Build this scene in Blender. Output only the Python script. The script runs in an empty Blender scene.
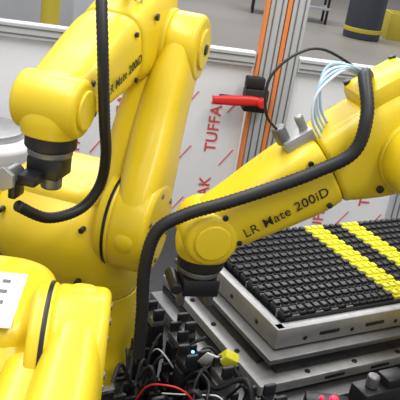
import bpy, bmesh, math, random
from mathutils import Vector, Matrix
random.seed(4)
PI=math.pi
sc=bpy.context.scene
sc.view_settings.view_transform='Standard'
rad=math.radians

# ---------------------------------------------------------------- materials
def mat(name,col,rough=.5,metal=0.,noise=0.,nscale=20.,bump=0.,coat=0.,emit=None,estr=0.,alpha=1.,trans=0.,col2=None):
    m=bpy.data.materials.new(name);m.use_nodes=True
    nt=m.node_tree;b=nt.nodes['Principled BSDF']
    b.inputs['Base Color'].default_value=(*col,1);b.inputs['Roughness'].default_value=rough
    b.inputs['Metallic'].default_value=metal
    if coat: b.inputs['Coat Weight'].default_value=coat;b.inputs['Coat Roughness'].default_value=.15
    if emit: b.inputs['Emission Color'].default_value=(*emit,1);b.inputs['Emission Strength'].default_value=estr
    if alpha<1: b.inputs['Alpha'].default_value=alpha
    if trans: b.inputs['Transmission Weight'].default_value=trans
    if noise or bump:
        tc=nt.nodes.new('ShaderNodeTexCoord');n=nt.nodes.new('ShaderNodeTexNoise')
        n.inputs['Scale'].default_value=nscale;n.inputs['Detail'].default_value=5
        nt.links.new(tc.outputs['Object'],n.inputs['Vector'])
        if noise:
            mx=nt.nodes.new('ShaderNodeMix');mx.data_type='RGBA'
            c2=col2 if col2 else tuple(max(0,c*(1-noise)) for c in col)
            mx.inputs[6].default_value=(*col,1);mx.inputs[7].default_value=(*c2,1)
            nt.links.new(n.outputs['Fac'],mx.inputs[0]);nt.links.new(mx.outputs[2],b.inputs['Base Color'])
        if bump:
            bp=nt.nodes.new('ShaderNodeBump');bp.inputs['Strength'].default_value=bump;bp.inputs['Distance'].default_value=.002
            nt.links.new(n.outputs['Fac'],bp.inputs['Height']);nt.links.new(bp.outputs['Normal'],b.inputs['Normal'])
    return m
YEL=mat('robot_yellow_paint',(.83,.61,.013),.41,0,.20,9,.06,coat=.2)
YEL2=mat('yellow_key_plastic',(.74,.70,.03),.45)
YELD=mat('bollard_yellow_paint',(.50,.40,.03),.5)
BLK=mat('black_rubber',(.012,.012,.014),.5,0,.3,40,.1)
DRK=mat('dark_anodised',(.022,.023,.027),.35,.3,.3,30)
GRY=mat('grey_cast_metal',(.25,.25,.26),.4,.7,.3,25)
ALU=mat('brushed_aluminium',(.47,.47,.48),.45,.6,.35,60)
ALUD=mat('machined_fixture_plate',(.28,.28,.29),.42,.7,.4,40)
ALU2=mat('painted_silver_extrusion',(.58,.60,.63),.4,.35,.1,20)
WHT=mat('white_plastic',(.75,.76,.78),.45,0,.1,10)
PAP=mat('paper_label',(.72,.72,.77),.7)
RED=mat('red_plastic',(.62,.02,.015),.4)
REDT=mat('red_print',(.66,.09,.09),.6)
ORG=mat('orange_strip',(.78,.24,.06),.5)
TXT=mat('black_print',(.015,.015,.01),.5)
FILM=mat('white_protective_film',(.88,.89,.92),.35,0,.2,4,.3)
BLU=mat('pale_blue_tube',(.35,.55,.75),.25)
WTUBE=mat('white_tube',(.62,.68,.74),.3)
NAVY=mat('navy_drum_paint',(.03,.035,.05),.5)
TAB=mat('bench_top_dark',(.02,.02,.023),.45,.2,.4,15,.2)
KEYB=mat('black_key_plastic',(.014,.014,.017),.38,0,.2,30)
KEYG=mat('grey_key_highlight',(.26,.275,.30),.4)
LEDR=mat('red_led',(.9,.01,.02),.4,emit=(1,.01,.04),estr=3)
LEDB=mat('blue_led',(.1,.3,.9),.4,emit=(.15,.4,1),estr=3)
FLOORM=mat('concrete_floor',(.27,.25,.225),.4,0,.35,.6)
WALLM=mat('factory_wall_paint',(.5,.5,.52),.7,0,.2,.5)
BOXG=mat('machine_grey_paint',(.42,.44,.47),.45,0,.15,3)

# ---------------------------------------------------------------- mesh helpers
def newobj(name,me,parent=None,M=None,mats=()):
    o=bpy.data.objects.new(name,me);sc.collection.objects.link(o)
    for m in mats:o.data.materials.append(m)
    if parent:o.parent=parent
    if M is not None:o.matrix_local=M
    return o
def empty(name,M=Matrix()):
    e=bpy.data.objects.new(name,None);e.empty_display_size=.05;sc.collection.objects.link(e);e.matrix_world=M;return e
def finish(bm,name,mt,parent,M,smooth=True,ang=38):
    bmesh.ops.recalc_face_normals(bm,faces=bm.faces)
    me=bpy.data.meshes.new(name);bm.to_mesh(me);bm.free()
    if smooth:
        for pl in me.polygons:pl.use_smooth=True
        me.set_sharp_from_angle(angle=rad(ang))
    return newobj(name,me,parent,M,[mt] if not isinstance(mt,(list,tuple)) else mt)
def se(v,e):return math.copysign(abs(v)**(2/e),v)
def loft_bm(bm,axis,secs,n=40,sub=5,r0=0,r1=0):
    """secs:(t,c1,c2,h1,h2,e)."""
    P=[]
    k=len(secs)
    for i in range(k-1):
        a=secs[max(i-1,0)];b=secs[i];c=secs[i+1];d=secs[min(i+2,k-1)]
        for s in range(sub):
            t=s/sub
            P.append([.5*((2*b[j])+(-a[j]+c[j])*t+(2*a[j]-5*b[j]+4*c[j]-d[j])*t*t+(-a[j]+3*b[j]-3*c[j]+d[j])*t**3) for j in range(6)])
    P.append(list(secs[-1]))
    def cap(s,rr,sg):
        out=[]
        for i in range(1,7):
            a=i/6*PI/2
            q=list(s);q[0]+=sg*rr*math.sin(a);q[3]=max(s[3]-rr*(1-math.cos(a)),.0005);q[4]=max(s[4]-rr*(1-math.cos(a)),.0005);out.append(q)
        return out
    if r0:P=cap(P[0],r0,-1)[::-1]+P
    if r1:P=P+cap(P[-1],r1,1)
    rings=[]
    for t,c1,c2,h1,h2,e in P:
        ring=[]
        for i in range(n):
            a=2*PI*i/n
            u=c1+h1*se(math.cos(a),e);v=c2+h2*se(math.sin(a),e)
            co={'x':(t,u,v),'y':(u,t,v),'z':(u,v,t)}[axis]
            ring.append(bm.verts.new(co))
        rings.append(ring)
    for a,b in zip(rings,rings[1:]):
        for i in range(n):bm.faces.new((a[i],a[(i+1)%n],b[(i+1)%n],b[i]))
    bm.faces.new(rings[0][::-1]);bm.faces.new(rings[-1])
def loft(name,axis,secs,mt,parent,M=Matrix(),r0=0,r1=0,n=48,sub=5):
    bm=bmesh.new();loft_bm(bm,axis,secs,n,sub,r0,r1);return finish(bm,name,mt,parent,M)
def cyl_bm(bm,p0,p1,ra,rb=None,bev=.002,n=28,mi=0):
    rb=ra if rb is None else rb
    p0=Vector(p0);p1=Vector(p1);d=p1-p0;L=d.length
    bev=min(bev,L*.45,ra*.9,rb*.9)
    tb=bmesh.new();loft_bm(tb,'z',[(bev,0,0,ra,ra,2),(L-bev,0,0,rb,rb,2)],n,1,bev,bev)
    q=d.to_track_quat('Z','Y').to_matrix().to_4x4();q.translation=p0
    bmesh.ops.transform(tb,matrix=q,verts=tb.verts)
    for fc in tb.faces:fc.material_index=mi
    me=bpy.data.meshes.new('t');tb.to_mesh(me);tb.free();bm.from_mesh(me);bpy.data.meshes.remove(me)
def cyl(name,p0,p1,ra,mt,parent,M=Matrix(),rb=None,bev=.004,n=32):
    bm=bmesh.new();cyl_bm(bm,p0,p1,ra,rb,bev,n);return finish(bm,name,mt,parent,M)
def box_bm(bm,c,s,bev=.002,rot=None,mi=0):
    tb=bmesh.new();bmesh.ops.create_cube(tb,size=1)
    bmesh.ops.scale(tb,vec=s,verts=tb.verts)
    if bev:bmesh.ops.bevel(tb,geom=list(tb.edges),offset=min(bev,min(s)*.45),segments=2,profile=.5,affect='EDGES')
    Mx=Matrix.Translation(c)
    if rot is not None:Mx=Mx@rot
    bmesh.ops.transform(tb,matrix=Mx,verts=tb.verts)
    for fc in tb.faces:fc.material_index=mi
    me=bpy.data.meshes.new('t');tb.to_mesh(me);tb.free();bm.from_mesh(me);bpy.data.meshes.remove(me)
def box(name,c,s,mt,parent,M=Matrix(),bev=.003,rot=None):
    bm=bmesh.new();box_bm(bm,c,s,bev,rot);return finish(bm,name,mt,parent,M)
def catmull(pts,sub):
    pts=[Vector(q) for q in pts];out=[];k=len(pts)
    for i in range(k-1):
        a=pts[max(i-1,0)];b=pts[i];c=pts[i+1];d=pts[min(i+2,k-1)]
        for s in range(sub):
            t=s/sub;out.append(.5*((2*b)+(-a+c)*t+(2*a-5*b+4*c-d)*t*t+(-a+3*b-3*c+d)*t**3))
    out.append(pts[-1]);return out
def tube_bm(bm,pts,rr,sub=12,n=10,ripple=0):
    P=catmull(pts,sub);up=Vector((0.13,.21,.97));rings=[]
    for i,q in enumerate(P):
        t=(P[min(i+1,len(P)-1)]-P[max(i-1,0)]).normalized()
        s=t.cross(up)
        if s.length<.05:s=t.cross(Vector((1,0,0)))
        s.normalize();up=s.cross(t).normalized()
        k=rr*(1+(ripple if i%2 else -ripple))
        rings.append([bm.verts.new(q+s*k*math.cos(2*PI*j/n)+up*k*math.sin(2*PI*j/n)) for j in range(n)])
    for a,b in zip(rings,rings[1:]):
        for i in range(n):bm.faces.new((a[i],a[(i+1)%n],b[(i+1)%n],b[i]))
    bm.faces.new(rings[0][::-1]);bm.faces.new(rings[-1])
def tube(name,pts,rr,mt,parent,M=Matrix(),sub=12,n=12,ripple=0):
    bm=bmesh.new();tube_bm(bm,pts,rr,sub,n,ripple);return finish(bm,name,mt,parent,M,ang=80)
def text(name,s,size,mt,parent,M,ext=.0003,space=1.0,off=.006):
    c=bpy.data.curves.new(name,'FONT');c.body=s;c.size=size;c.extrude=ext;c.align_x='CENTER';c.align_y='CENTER';c.space_character=space
    c.offset=size*off
    o=newobj(name,c,parent,M,[mt]);return o
def T(x,y,z):return Matrix.Translation((x,y,z))
def Ry(a):return Matrix.Rotation(a,4,'Y')
def Rz(a):return Matrix.Rotation(a,4,'Z')
def Rx(a):return Matrix.Rotation(a,4,'X')
SIDE=Matrix(((-1,0,0,0),(0,0,1,0),(0,1,0,0),(0,0,0,1)))   # text on a +y face
TZ=.83   # bench top height

# ---------------------------------------------------------------- robot
def robot(base,yaw,th,phi,psi,hose=None,tx=.225,tz=.028):
    root=empty('industrial_robot_arm',T(*base)@Rz(rad(yaw)))
    riser=base[2]-TZ
    if riser>.005:box('riser_block',(0,0,-riser/2),(.22,.22,riser),ALU,root)
    loft('base_casting','z',[(.0,-.01,0,.10,.095,6),(.03,-.01,0,.10,.095,5),(.06,-.005,0,.092,.09,3.5),(.12,0,0,.088,.088,2.4),(.165,0,0,.088,.088,2)],YEL,root,r1=.004)
    box('connector_panel',(-.115,0,.06),(.03,.13,.09),GRY,root)
    cyl('j1_seam_ring',(0,0,.160),(0,0,.172),.086,DRK,root)
    loft('turret_casting','z',[(.172,0,-.01,.094,.096,2.2),(.20,.0,-.025,.108,.115,2.8),(.24,.01,-.045,.118,.125,3.4),(.29,.02,-.050,.118,.125,3.8),(.33,.015,-.050,.112,.120,3.8),(.36,.0,-.048,.098,.108,3.6)],YEL,root,r1=.025)
    cyl('j2_motor_cover',(.05,-.185,.30),(.05,-.15,.30),.068,YEL,root,bev=.018)
    cyl('j2_hub',(.05,.04,.33),(.05,.066,.33),.084,YEL,root,bev=.006,n=48)
    cyl('j2_seam_ring',(.05,.055,.33),(.05,.0605,.33),.0855,DRK,root,n=56,bev=.001)
    bm=bmesh.new()
    for i in range(8):
        a=i*PI/4;cyl_bm(bm,(.05+.05*math.cos(a),-.188,.30+.05*math.sin(a)),(.05+.05*math.cos(a),-.18,.30+.05*math.sin(a)),.006,n=10,bev=.001)
    for (y,z) in [(-.13,.23),(.02,.23),(-.13,.33),(.02,.33)]:
        cyl_bm(bm,(.120,y,z),(.134,y,z),.005,n=10,bev=.001)
    finish(bm,'cover_bolts',DRK,root,Matrix())
    M2=T(.05,0,.33)@Ry(rad(th))
    loft('upper_arm_casting','z',[(-.03,0,.095,.078,.032,3.4),(.03,0,.093,.080,.036,3.4),(.10,-.002,.088,.070,.040,3.4),(.18,-.004,.082,.060,.040,3.4),(.26,0,.085,.056,.036,3.4),(.325,0,.092,.058,.028,3.2)],YEL,root,M2,r0=.03,r1=.02)
    cyl('arm_lower_boss',(0,.060,0),(0,.130,0),.083,YEL,root,M2,bev=.012,n=56)
    cyl('arm_upper_boss',(0,.062,.33),(0,.124,.33),.060,YEL,root,M2,bev=.012,n=48)
    cyl('arm_upper_cap',(0,.122,.33),(0,.129,.33),.036,YEL,root,M2,bev=.004,n=40)
    cyl('arm_cap_bolt',(0,.128,.33),(0,.132,.33),.010,DRK,root,M2,n=16)
    loft('arm_rib','z',[(.05,.0,.05,.050,.035,3),(.14,0,.040,.046,.035,3),(.25,0,.045,.040,.035,3)],YEL,root,M2,r0=.01,r1=.01)
    bm=bmesh.new()
    for i in range(6):
        a=i*PI/3;cyl_bm(bm,(.062*math.cos(a),.127,.062*math.sin(a)),(.062*math.cos(a),.132,.062*math.sin(a)),.005,n=10,bev=.001)
    finish(bm,'arm_boss_bolts',GRY,root,M2)
    j3=M2@Vector((0,0,.33));M3=T(*j3)@Ry(rad(phi))
    cyl('j3_hub',(0,.04,0),(0,.068,0),.062,YEL,root,M3,n=48)
    loft('elbow_casting','x',[(-.085,0,.025,.045,.055,3.4),(-.05,0,.022,.056,.078,3.6),(0,0,.018,.060,.086,3.8),(.05,0,.022,.060,.080,3.8),(.095,0,.030,.057,.070,3.6),(.115,0,.034,.056,.064,3.4)],YEL,root,M3,r0=.02,r1=.008)
    cyl('j3_motor_cover',(0,-.085,0),(0,-.05,0),.058,YEL,root,M3,bev=.014)
    box('elbow_top_block',(-.01,0,.105),(.10,.085,.04),YEL,root,M3,bev=.012)
    cyl('j4_seam_ring',(.119,0,.035),(.129,0,.035),.050,DRK,root,M3,n=48)
    loft('forearm_casting','x',[(.130,0,.035,.055,.060,3.4),(.16,0,.035,.055,.060,3.8),(.22,0,.035,.052,.053,4),(.275,0,.035,.049,.045,4),(.315,0,.035,.046,.042,3.6)],YEL,root,M3,r0=.006,r1=.02)
    cyl('j5_housing',(.335,-.050,.035),(.335,.049,.035),.043,YEL,root,M3,bev=.010,n=48)
    cyl('j5_cap',(.335,.048,.035),(.335,.054,.035),.029,YEL,root,M3,n=32)
    bm=bmesh.new()
    for (x,y,z) in [(.15,.0565,.075),(.15,.0565,-.005),(.30,.048,.060),(.30,.048,.010)]:
        cyl_bm(bm,(x,y-.004,z),(x,y+.001,z),.0045,n=10,bev=.001)
    for i in range(6):
        a=i*PI/3;cyl_bm(bm,(.045*math.cos(a),.06,.045*math.sin(a)),(.045*math.cos(a),.0625,.045*math.sin(a)),.005,n=10,bev=.001)
    for (x,z) in [(-.05,-.03),(.07,-.02),(.07,.075)]:
        cyl_bm(bm,(x,.058,z),(x,.0635,z),.006,n=12,bev=.001)
    for (x,y) in [(.03,.03),(.03,-.03),(-.05,.03),(-.05,-.03)]:
        cyl_bm(bm,(x,y,.122),(x,y,.128),.006,n=12,bev=.001)
    finish(bm,'forearm_bolts',DRK,root,M3)
    text('model_lettering','LR Mate 200iD',.022,TXT,root,M3@T(tx,.0558,tz)@SIDE@Rz(rad(-2)),space=1.08,off=.004)
    j5=M3@Vector((.335,0,.035));M5=T(*j5)@Ry(rad(psi))
    loft('wrist_casting','x',[(-.005,0,0,.040,.040,2.6),(.02,0,0,.043,.044,2.8),(.040,0,0,.042,.042,2.4)],YEL,root,M5,r0=.01,r1=.004)
    cyl('j6_flange',(.042,0,0),(.065,0,0),.038,BLK,root,M5)
    cyl('tool_plate',(.065,0,0),(.077,0,0),.033,GRY,root,M5)
    if hose:
        for nm,pts,rr in hose:tube(nm,pts,rr,BLK,root,M3,ripple=.05,sub=18,n=12)
    return root,M2,M3,M5

# robot A (centre-left)
hoseA=[('dress_hose',[(.05,0,.11),(.09,-.01,.17),(.17,.01,.205),(.24,.035,.175),(.285,.055,.12),(.302,.063,.06),(.305,.065,.0),(.300,.064,-.06),(.305,.055,-.115),(.335,.035,-.145),(.385,.005,-.135),(.425,-.02,-.09)],.0085)]
rA,M2,M3,M5=robot((-.180,1.184,.857),258,-28,15.5,90,hose=hoseA,tx=.20)
box('gripper_body',(.092,0,0),(.032,.05,.05),DRK,rA,M5)
box('gripper_arm',(.104,-.01,.015),(.016,.03,.08),DRK,rA,M5)
cyl('gripper_cylinder',(.102,-.035,.03),(.102,-.035,.065),.014,GRY,rA,M5)
cyl('gripper_nut',(.102,-.035,.065),(.102,-.035,.072),.018,ALU,rA,M5,n=6,bev=.001)
cyl('gripper_pad',(.108,.005,0),(.128,.005,0),.016,GRY,rA,M5)
box('gripper_finger',(.122,-.03,.04),(.03,.012,.03),DRK,rA,M5)
for i,mm in enumerate([WTUBE,WTUBE]):
    tube('air_line_%d'%(i+1),[(.07,.02+i*.01,.09),(.085,.03+i*.01,.12),(.08,.035+i*.01,.16),(.05,.03,.165),(.02,.01,.13)],.0024,mm,rA,M3,sub=8,n=8)
# robot B (right)
hoseB=[('dress_hose',[(.0,-.02,.12),(.02,.03,.145),(.05,.072,.11),(.09,.08,.072),(.15,.07,.068),(.22,.062,.076),(.29,.055,.088),(.35,.045,.098),(.40,.04,.094),(.445,.042,.05),(.485,.045,-.015),(.53,.045,-.085)],.0100)]
rB,M2b,M3b,M5b=robot((.622,1.187,.912),196,60,35,90,hose=hoseB,tx=.215,tz=.022)
box('gripper_body',(.093,0,0),(.03,.06,.06),DRK,rB,M5b)
box('gripper_jaw_1',(.120,.0,.024),(.035,.02,.012),GRY,rB,M5b)
box('gripper_jaw_2',(.120,.0,-.024),(.035,.02,.012),GRY,rB,M5b)
cyl('gripper_cylinder',(.095,-.03,.040),(.095,.03,.040),.010,DRK,rB,M5b)
box('solenoid_valve',(.145,.01,.100),(.05,.032,.022),ALU,rB,M3b)
cyl('valve_coil',(.165,.01,.105),(.165,.01,.135),.011,GRY,rB,M3b)
cyl('valve_fitting',(.130,.01,.108),(.130,.01,.135),.007,ALU,rB,M3b)
for i,mm in enumerate([WTUBE,BLU,WTUBE,BLU]):
    d=i*.008
    tube('air_line_%d'%(i+1),[(.115-d,.03-d,.09),(.118-d,.035-d,.125),(.10-d,.03-d,.155+d*.4),(.065-d*.6,.02-d,.165+d*.4),(.03-d*.4,.0,.155),(.01-d*.4,-.01,.12)],.0024,mm,rB,M3b,sub=8,n=8)
tube('air_line_black',[(.165,.01,.125),(.175,.03,.17),(.15,.03,.215),(.10,.02,.225),(.05,0,.20),(.0,-.01,.12)],.0022,BLK,rB,M3b,sub=8,n=8)
# robot C (foreground left)
rC,M2c,M3c,M5c=robot((-.220,.755,.855),277,105,20,90)
box('paper_label',(.030,-.015,.3856),(.125,.07,.001),PAP,rC,bev=0)
bm=bmesh.new()
for i in range(4):
    for j in range(2):box_bm(bm,(-.010+i*.025,-.025+j*.022,.3863),(.008,.010,.0006),0)
finish(bm,'label_print',GRY,rC,Matrix(),smooth=False)

# ---------------------------------------------------------------- bench
bench=empty('machine_bench')
box('bench_top',(.1,1.1,TZ-.025),(1.9,1.7,.05),TAB,bench)
for i,(x,y) in enumerate([(-.78,.32),(.98,.32),(-.78,1.88),(.98,1.88)]):
    box('leg_%d'%(i+1),(x,y,(TZ-.05)/2),(.08,.08,TZ-.05),ALU2,bench)

# ---------------------------------------------------------------- tray stand
TY=31
st=empty('key_tray_stand',T(.199,1.177,.85)@Rz(rad(TY)))
box('lower_plate',(.42,.15,-.004),(1.04,.46,.032),ALUD,st)
box('lower_spacer',(.43,.17,.020),(1.00,.42,.016),DRK,st)
box('middle_plate',(.43,.165,.042),(1.00,.44,.022),ALU,st)
box('slide_rail_front',(.45,-.02,.066),(.94,.020,.022),DRK,st)
box('slide_rail_side',(-.03,.19,.066),(.020,.36,.022),DRK,st)
box('upper_plate',(.44,.175,.088),(.97,.42,.012),ALUD,st)
for i,(x,y) in enumerate([(.03,.02),(.45,.02),(.85,.02),(.03,.33),(.45,.33),(.85,.33)]):
    box('post_%d'%(i+1),(x,y,.06),(.035,.035,.11),GRY,st)
box('front_rail',(.45,.0,.120),(.94,.022,.045),ALU,st)
box('side_rail',(-.01,.19,.120),(.022,.40,.045),ALU,st)
box('back_rail',(.45,.385,.120),(.94,.022,.045),ALU,st)
box('tray_base',(.45,.19,.125),(.90,.36,.02),BLK,st)
bm=bmesh.new()
for x in (.05,.17,.29,.41,.55):
    cyl_bm(bm,(x,-.010,.113),(x,-.0125,.113),.005,n=12)
    cyl_bm(bm,(x,-.04,.052),(x,-.04,.056),.006,n=12)
    box_bm(bm,(x+.06,-.0115,.118),(.05,.003,.008),.001)
    box_bm(bm,(x+.06,-.055,.042),(.05,.003,.008),.001)
for y in (.06,.16,.26,.34):
    cyl_bm(bm,(-.02,y,.118),(-.023,y,.118),.005,n=12)
    cyl_bm(bm,(-.055,y,.052),(-.055,y,.056),.006,n=12)
finish(bm,'stand_screws_and_slots',DRK,st,Matrix())
bm=bmesh.new()
cols=44;rows=12
for i in range(cols):
    for j in range(rows):
        x=.018+i*.0195;y=.028+j*.0295
        ye=(i in (15,16,17)) or (i in (21,22,23) and j>1)
        mi=1 if ye else 0
        w=.0170
        box_bm(bm,(x,y,.147),(w,.023,.016),.002,mi=mi)
        box_bm(bm,(x,y+.002,.157),(w*.8,.015,.007),.002,mi=mi)
        if not ye and random.random()<.22:box_bm(bm,(x,y-.0125,.150),(w,.002,.004),0,mi=2)
for j in range(rows+1):
    box_bm(bm,(.43,.0133+j*.0295,.142),(.84,.003,.014),0,mi=2 if j%4==1 else 0)
finish(bm,'key_rows',[KEYB,YEL2,KEYG],st,Matrix(),smooth=False)

# ---------------------------------------------------------------- fixtures at front
fx=empty('gripper_fixture_assembly',T(.0,1.03,TZ))
def free(x,y,m=.03):
    dx=x-.199;dy=y+1.03-1.177;c=math.cos(rad(TY));s=math.sin(rad(TY))
    ex=dx*c+dy*s;ey=-dx*s+dy*c
    return not(ex>-.10-m and ey>-.08-m)
Rt=Rz(rad(TY))
bm=bmesh.new()
box_bm(bm,(-.01,-.045,.006),(.24,.25,.012),.002,mi=1,rot=Rt)
def unit(x,y,h,mi=0):
    M=T(x,y,.012)@Rt
    def P(a,b,c):return tuple(M@Vector((a,b,c)))
    box_bm(bm,P(0,0,h/2),(.034,.030,h),.003,Rt,mi=mi)
    box_bm(bm,P(0,0,h+.008),(.026,.040,.016),.003,Rt,mi=random.choice([0,1]))
    box_bm(bm,P(0,-.016,h+.022),(.022,.008,.026),.002,Rt,mi=0)
    box_bm(bm,P(0,.016,h+.022),(.022,.008,.026),.002,Rt,mi=0)
    cyl_bm(bm,P(.019,0,h*.6),P(.027,0,h*.6),.005,n=12,mi=1)
    cyl_bm(bm,P(-.019,0,h*.4),P(-.027,0,h*.4),.005,n=12,mi=1)
    cyl_bm(bm,P(0,-.016,h*.75),P(0,-.019,h*.75),.006,n=12,mi=1)
for i in range(6):
    for j in range(6):
        a=-.11+i*.045;b=-.14+j*.047
        x=a*math.cos(rad(TY))-b*math.sin(rad(TY));y=a*math.sin(rad(TY))+b*math.cos(rad(TY))-.02
        if free(x,y) and -.12<x<.22 and -.2<y<.11 and random.random()<.85:unit(x,y,random.choice([.04,.06,.09,.11,.13]),random.choice([0,0,0,1]))
for (x,y,h) in [(.10,-.11,.09),(.155,-.095,.07),(.205,-.065,.08),(-.05,.09,.15),(.0,.08,.12)]:unit(x,y,h)
finish(bm,'clamp_units',[DRK,GRY],fx,Matrix())
def wires(nm,num,r0,r1,mt,h0,h1):
    bm=bmesh.new();k=0
    while k<num:
        x=random.uniform(-.09,.16);y=random.uniform(-.14,.10);a=random.uniform(0,6.28);P=[(x,y,.06)]
        for q in range(4):
            a+=random.uniform(-.8,.8);x+=.035*math.cos(a);y+=.028*math.sin(a);P.append((x,y,random.uniform(h0,h1)))
        if not all(free(v[0],v[1],.01) and v[0]>-.12 and v[1]<.12 for v in P):continue
        k+=1;tube_bm(bm,P,random.uniform(r0,r1),8,8)
    finish(bm,nm,mt,fx,Matrix(),ang=80)
wires('cable_tangle',22,.002,.005,BLK,.10,.17)
wires('white_signal_wires',3,.0012,.0018,WHT,.10,.16)
wires('red_signal_wires',1,.0012,.0018,RED,.10,.16)
box('yellow_connector',(.085,.0,.160),(.028,.018,.055),YEL2,fx,rot=Rx(.4)@Ry(.5))
box('connector_label',(.060,-.008,.165),(.03,.004,.035),WHT,fx,rot=Rx(.4)@Ry(.4))
box('sensor_led_blue',(.03,.03,.15),(.006,.006,.004),LEDB,fx)
sb=empty('sensor_beacon_block',T(.285,1.055,TZ))
box('block_body',(0,0,.05),(.08,.035,.10),DRK,sb)
cyl('beacon_lens',(0.01,-.003,.10),(0.01,-.003,.108),.008,LEDR,sb)
cyl('beacon_lens_small',(-.012,-.003,.10),(-.012,-.003,.105),.004,LEDR,sb)
cb=empty('clamp_cylinder_unit',T(.395,1.115,TZ)@Rz(rad(TY)))
box('cylinder_block',(0,0,.055),(.12,.045,.11),DRK,cb)
box('cylinder_cap',(.02,0,.118),(.05,.035,.02),DRK,cb)
cyl('cylinder_rod',(-.03,0,.11),(-.03,0,.135),.012,GRY,cb)
cyl('cylinder_port',(.045,-.022,.08),(.045,-.03,.08),.008,ALU,cb)

# ---------------------------------------------------------------- enclosure
en=empty('machine_guard_fence',T(.12,2.2,0)@Rz(rad(10)))
def post(n,x,z0,z1,w=.045,y=0):
    bm=bmesh.new();box_bm(bm,(x,y,(z0+z1)/2),(w,.045,z1-z0),.003)
    for s in (-1,1):box_bm(bm,(x+s*w*.22,y-.0228,(z0+z1)/2),(.004,.003,z1-z0-.01),0,mi=1)
    finish(bm,n,[ALU2,GRY],en,Matrix(),smooth=False)
post('door_post_1',.02,0,2.4,.05);post('door_post_2',.09,0,2.4,.05)
box('orange_seal',(.055,-.005,1.2),(.014,.034,2.4),ORG,en)
box('orange_edge',(-.013,-.012,1.2),(.010,.034,2.4),ORG,en)
post('fence_post_1',-.84,0,2.4);post('fence_post_2',.56,0,2.4);post('fence_post_3',1.4,0,2.4)
def rail(n,x0,x1,z,w=.045):
    bm=bmesh.new();box_bm(bm,((x0+x1)/2,0,z),(x1-x0,.044,w),.003)
    for s in (-1,1):box_bm(bm,((x0+x1)/2,-.0225,z+s*w*.22),(x1-x0-.01,.003,.004),0,mi=1)
    finish(bm,n,[ALU2,GRY],en,Matrix(),smooth=False)
rail('mid_rail_1',-.82,-.02,1.31);rail('mid_rail_2',.116,.54,1.31);rail('mid_rail_3',.58,1.38,1.31)
rail('bottom_rail_1',-.82,-.02,.12);rail('bottom_rail_2',.116,.54,.12)
box('film_panel_1',(-.42,0,.71),(.79,.006,1.15),FILM,en,bev=0)
box('film_panel_2',(.327,0,.71),(.42,.006,1.15),FILM,en,bev=0)
box('film_panel_3',(.98,0,.71),(.80,.006,1.15),FILM,en,bev=0)
RT=Matrix(((0,-1,0,0),(0,0,-1,0),(1,0,0,0),(0,0,0,1)))
k=0
for i,x in enumerate([-.69,-.55,-.41,-.27,-.115,.17,.30,.45,.66,.8]):
    for z in [.55,.83,1.11]:
        k+=1
        zz=z+(.14 if i%2 else 0)-.02
        if zz>1.2:continue
        text('film_print_%d'%k,'TUFFAK',.052,REDT,en,T(x,-.005,zz)@RT,space=1.05,off=.012)
bm=bmesh.new()
for i,x in enumerate([-.62,-.48,-.34,-.20,-.06,.235,.38,.5]):
    for z in [.62,.80,.98,1.16]:
        box_bm(bm,(x,-.0045,z),(.003,.002,.07),0,Ry(.6))
finish(bm,'film_diagonal_marks',REDT,en,Matrix(),smooth=False)
la=empty('door_latch',T(.12,2.2,0)@Rz(rad(10))@T(-.05,-.03,1.195))
box('latch_body',(.04,-.022,.0),(.075,.05,.075),BLK,la,bev=.008)
box('latch_arm',(-.03,-.03,-.005),(.09,.02,.022),BLK,la,bev=.005)
loft('latch_handle','x',[(-.09,-.045,-.01,.010,.012,3),(-.04,-.05,-.005,.012,.015,3),(.02,-.05,0,.012,.015,3),(.05,-.05,.0,.012,.013,3)],RED,la,r0=.005,r1=.005)
cyl('latch_knob',(.055,-.045,.0),(.055,-.075,.0),.015,RED,la)
box('latch_plate',(.03,-.03,.055),(.06,.03,.035),BLK,la,bev=.005)

# ---------------------------------------------------------------- factory beyond
bm=bmesh.new();box_bm(bm,(0,12,-.05),(40,32,.1),0);finish(bm,'floor',FLOORM,None,None,smooth=False)
bm=bmesh.new();box_bm(bm,(0,28,3),(40,.2,6),0);finish(bm,'wall_back',WALLM,None,None,smooth=False)
dr=empty('storage_drum',T(2.5,13.5,0))
cyl('drum_body',(0,0,0),(0,0,.8),.34,NAVY,dr,bev=.02,n=48)
cyl('drum_band',(0,0,.12),(0,0,.20),.35,YELD,dr,bev=.01,n=48)
cyl('drum_rim',(0,0,.80),(0,0,.84),.355,YELD,dr,bev=.01,n=48)
pb=empty('yellow_parts_crate',T(3.45,14.2,0))
for i,(c,s) in enumerate([((0,-.3,.25),(.8,.04,.5)),((0,.3,.25),(.8,.04,.5)),((-.38,0,.25),(.04,.56,.5)),((.38,0,.25),(.04,.56,.5)),((0,0,.04),(.72,.56,.06))]):
    box('crate_side_%d'%(i+1),c,s,YELD,pb)
ct=empty('steel_service_cart',T(1.2,15.0,0))
box('cart_top',(0,0,.85),(1.6,.7,.05),BOXG,ct);box('cart_shelf',(0,0,.3),(1.6,.7,.05),BOXG,ct)
for i,(x,y) in enumerate([(-.75,-.3),(.75,-.3),(-.75,.3),(.75,.3)]):
    box('cart_leg_%d'%(i+1),(x,y,.42),(.05,.05,.84),DRK,ct)
box('cart_parts_box',(-.3,0,.45),(.6,.5,.25),NAVY,ct)
mc=empty('control_cabinet',T(-1.6,5.2,0))
box('cabinet_body',(0,0,.55),(1.1,.7,1.1),BOXG,mc,bev=.02)
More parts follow.
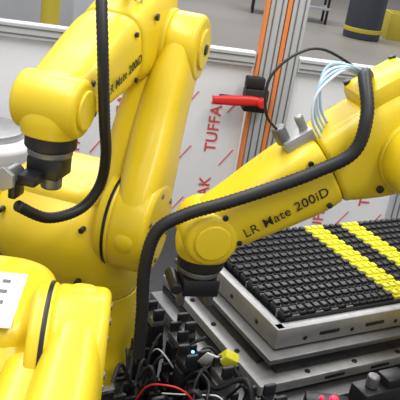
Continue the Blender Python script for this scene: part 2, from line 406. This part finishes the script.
box('cabinet_door',(-.25,-.36,.55),(.5,.02,.95),WHT,mc)
box('cabinet_handle',(-.05,-.38,.6),(.03,.03,.15),BLK,mc)
yp=empty('yellow_bollard',T(-1.05,4.2,0))
cyl('bollard_post',(0,0,0),(0,0,1.4),.055,YELD,yp,bev=.03)
cyl('bollard_foot',(0,0,0),(0,0,.02),.12,YELD,yp)
wb=empty('white_parts_feeder',T(-.60,1.80,TZ))
cyl('feeder_bowl',(0,0,.14),(0,0,.24),.12,WHT,wb,bev=.02,n=48,rb=.14)
cyl('feeder_base',(0,0,0),(0,0,.14),.09,GRY,wb,n=40)
cyl('feeder_core',(0,0,.24),(0,0,.26),.10,ALU,wb,n=40)

# ---------------------------------------------------------------- lights
def area(n,loc,sx,sy,e,col=(1,1,1)):
    l=bpy.data.lights.new(n,'AREA');l.shape='RECTANGLE';l.size=sx;l.size_y=sy;l.energy=e;l.color=col
    o=bpy.data.objects.new(n,l);sc.collection.objects.link(o);o.location=loc;return o
area('ceiling_light_1',(-.9,1.0,3.4),.5,2.6,54,(1,.985,.95))
area('ceiling_light_2',(.9,.6,3.4),.5,2.6,54,(1,.985,.95))
area('ceiling_light_3',(0,6,5),4,2,220)
area('ceiling_light_4',(0,14,6),8,3,500)
w=bpy.data.worlds.new('world');sc.world=w;w.use_nodes=True
w.node_tree.nodes['Background'].inputs[0].default_value=(.98,.985,1,1);w.node_tree.nodes['Background'].inputs[1].default_value=.68

# ---------------------------------------------------------------- camera
pp=rad(22);rr=rad(9);X=Vector((1,0,0))
F=Vector((0,math.cos(pp),-math.sin(pp)));U0=Vector((0,math.sin(pp),math.cos(pp)))
R=X*math.cos(rr)+U0*math.sin(rr);U=U0*math.cos(rr)-X*math.sin(rr)
cam=bpy.data.cameras.new('camera');co=bpy.data.objects.new('camera',cam);sc.collection.objects.link(co)
M=Matrix((R,U,-F)).transposed().to_4x4();M.translation=(0,0,1.70);co.matrix_world=M
cam.sensor_width=36;cam.lens=63;cam.clip_start=.02
sc.camera=co
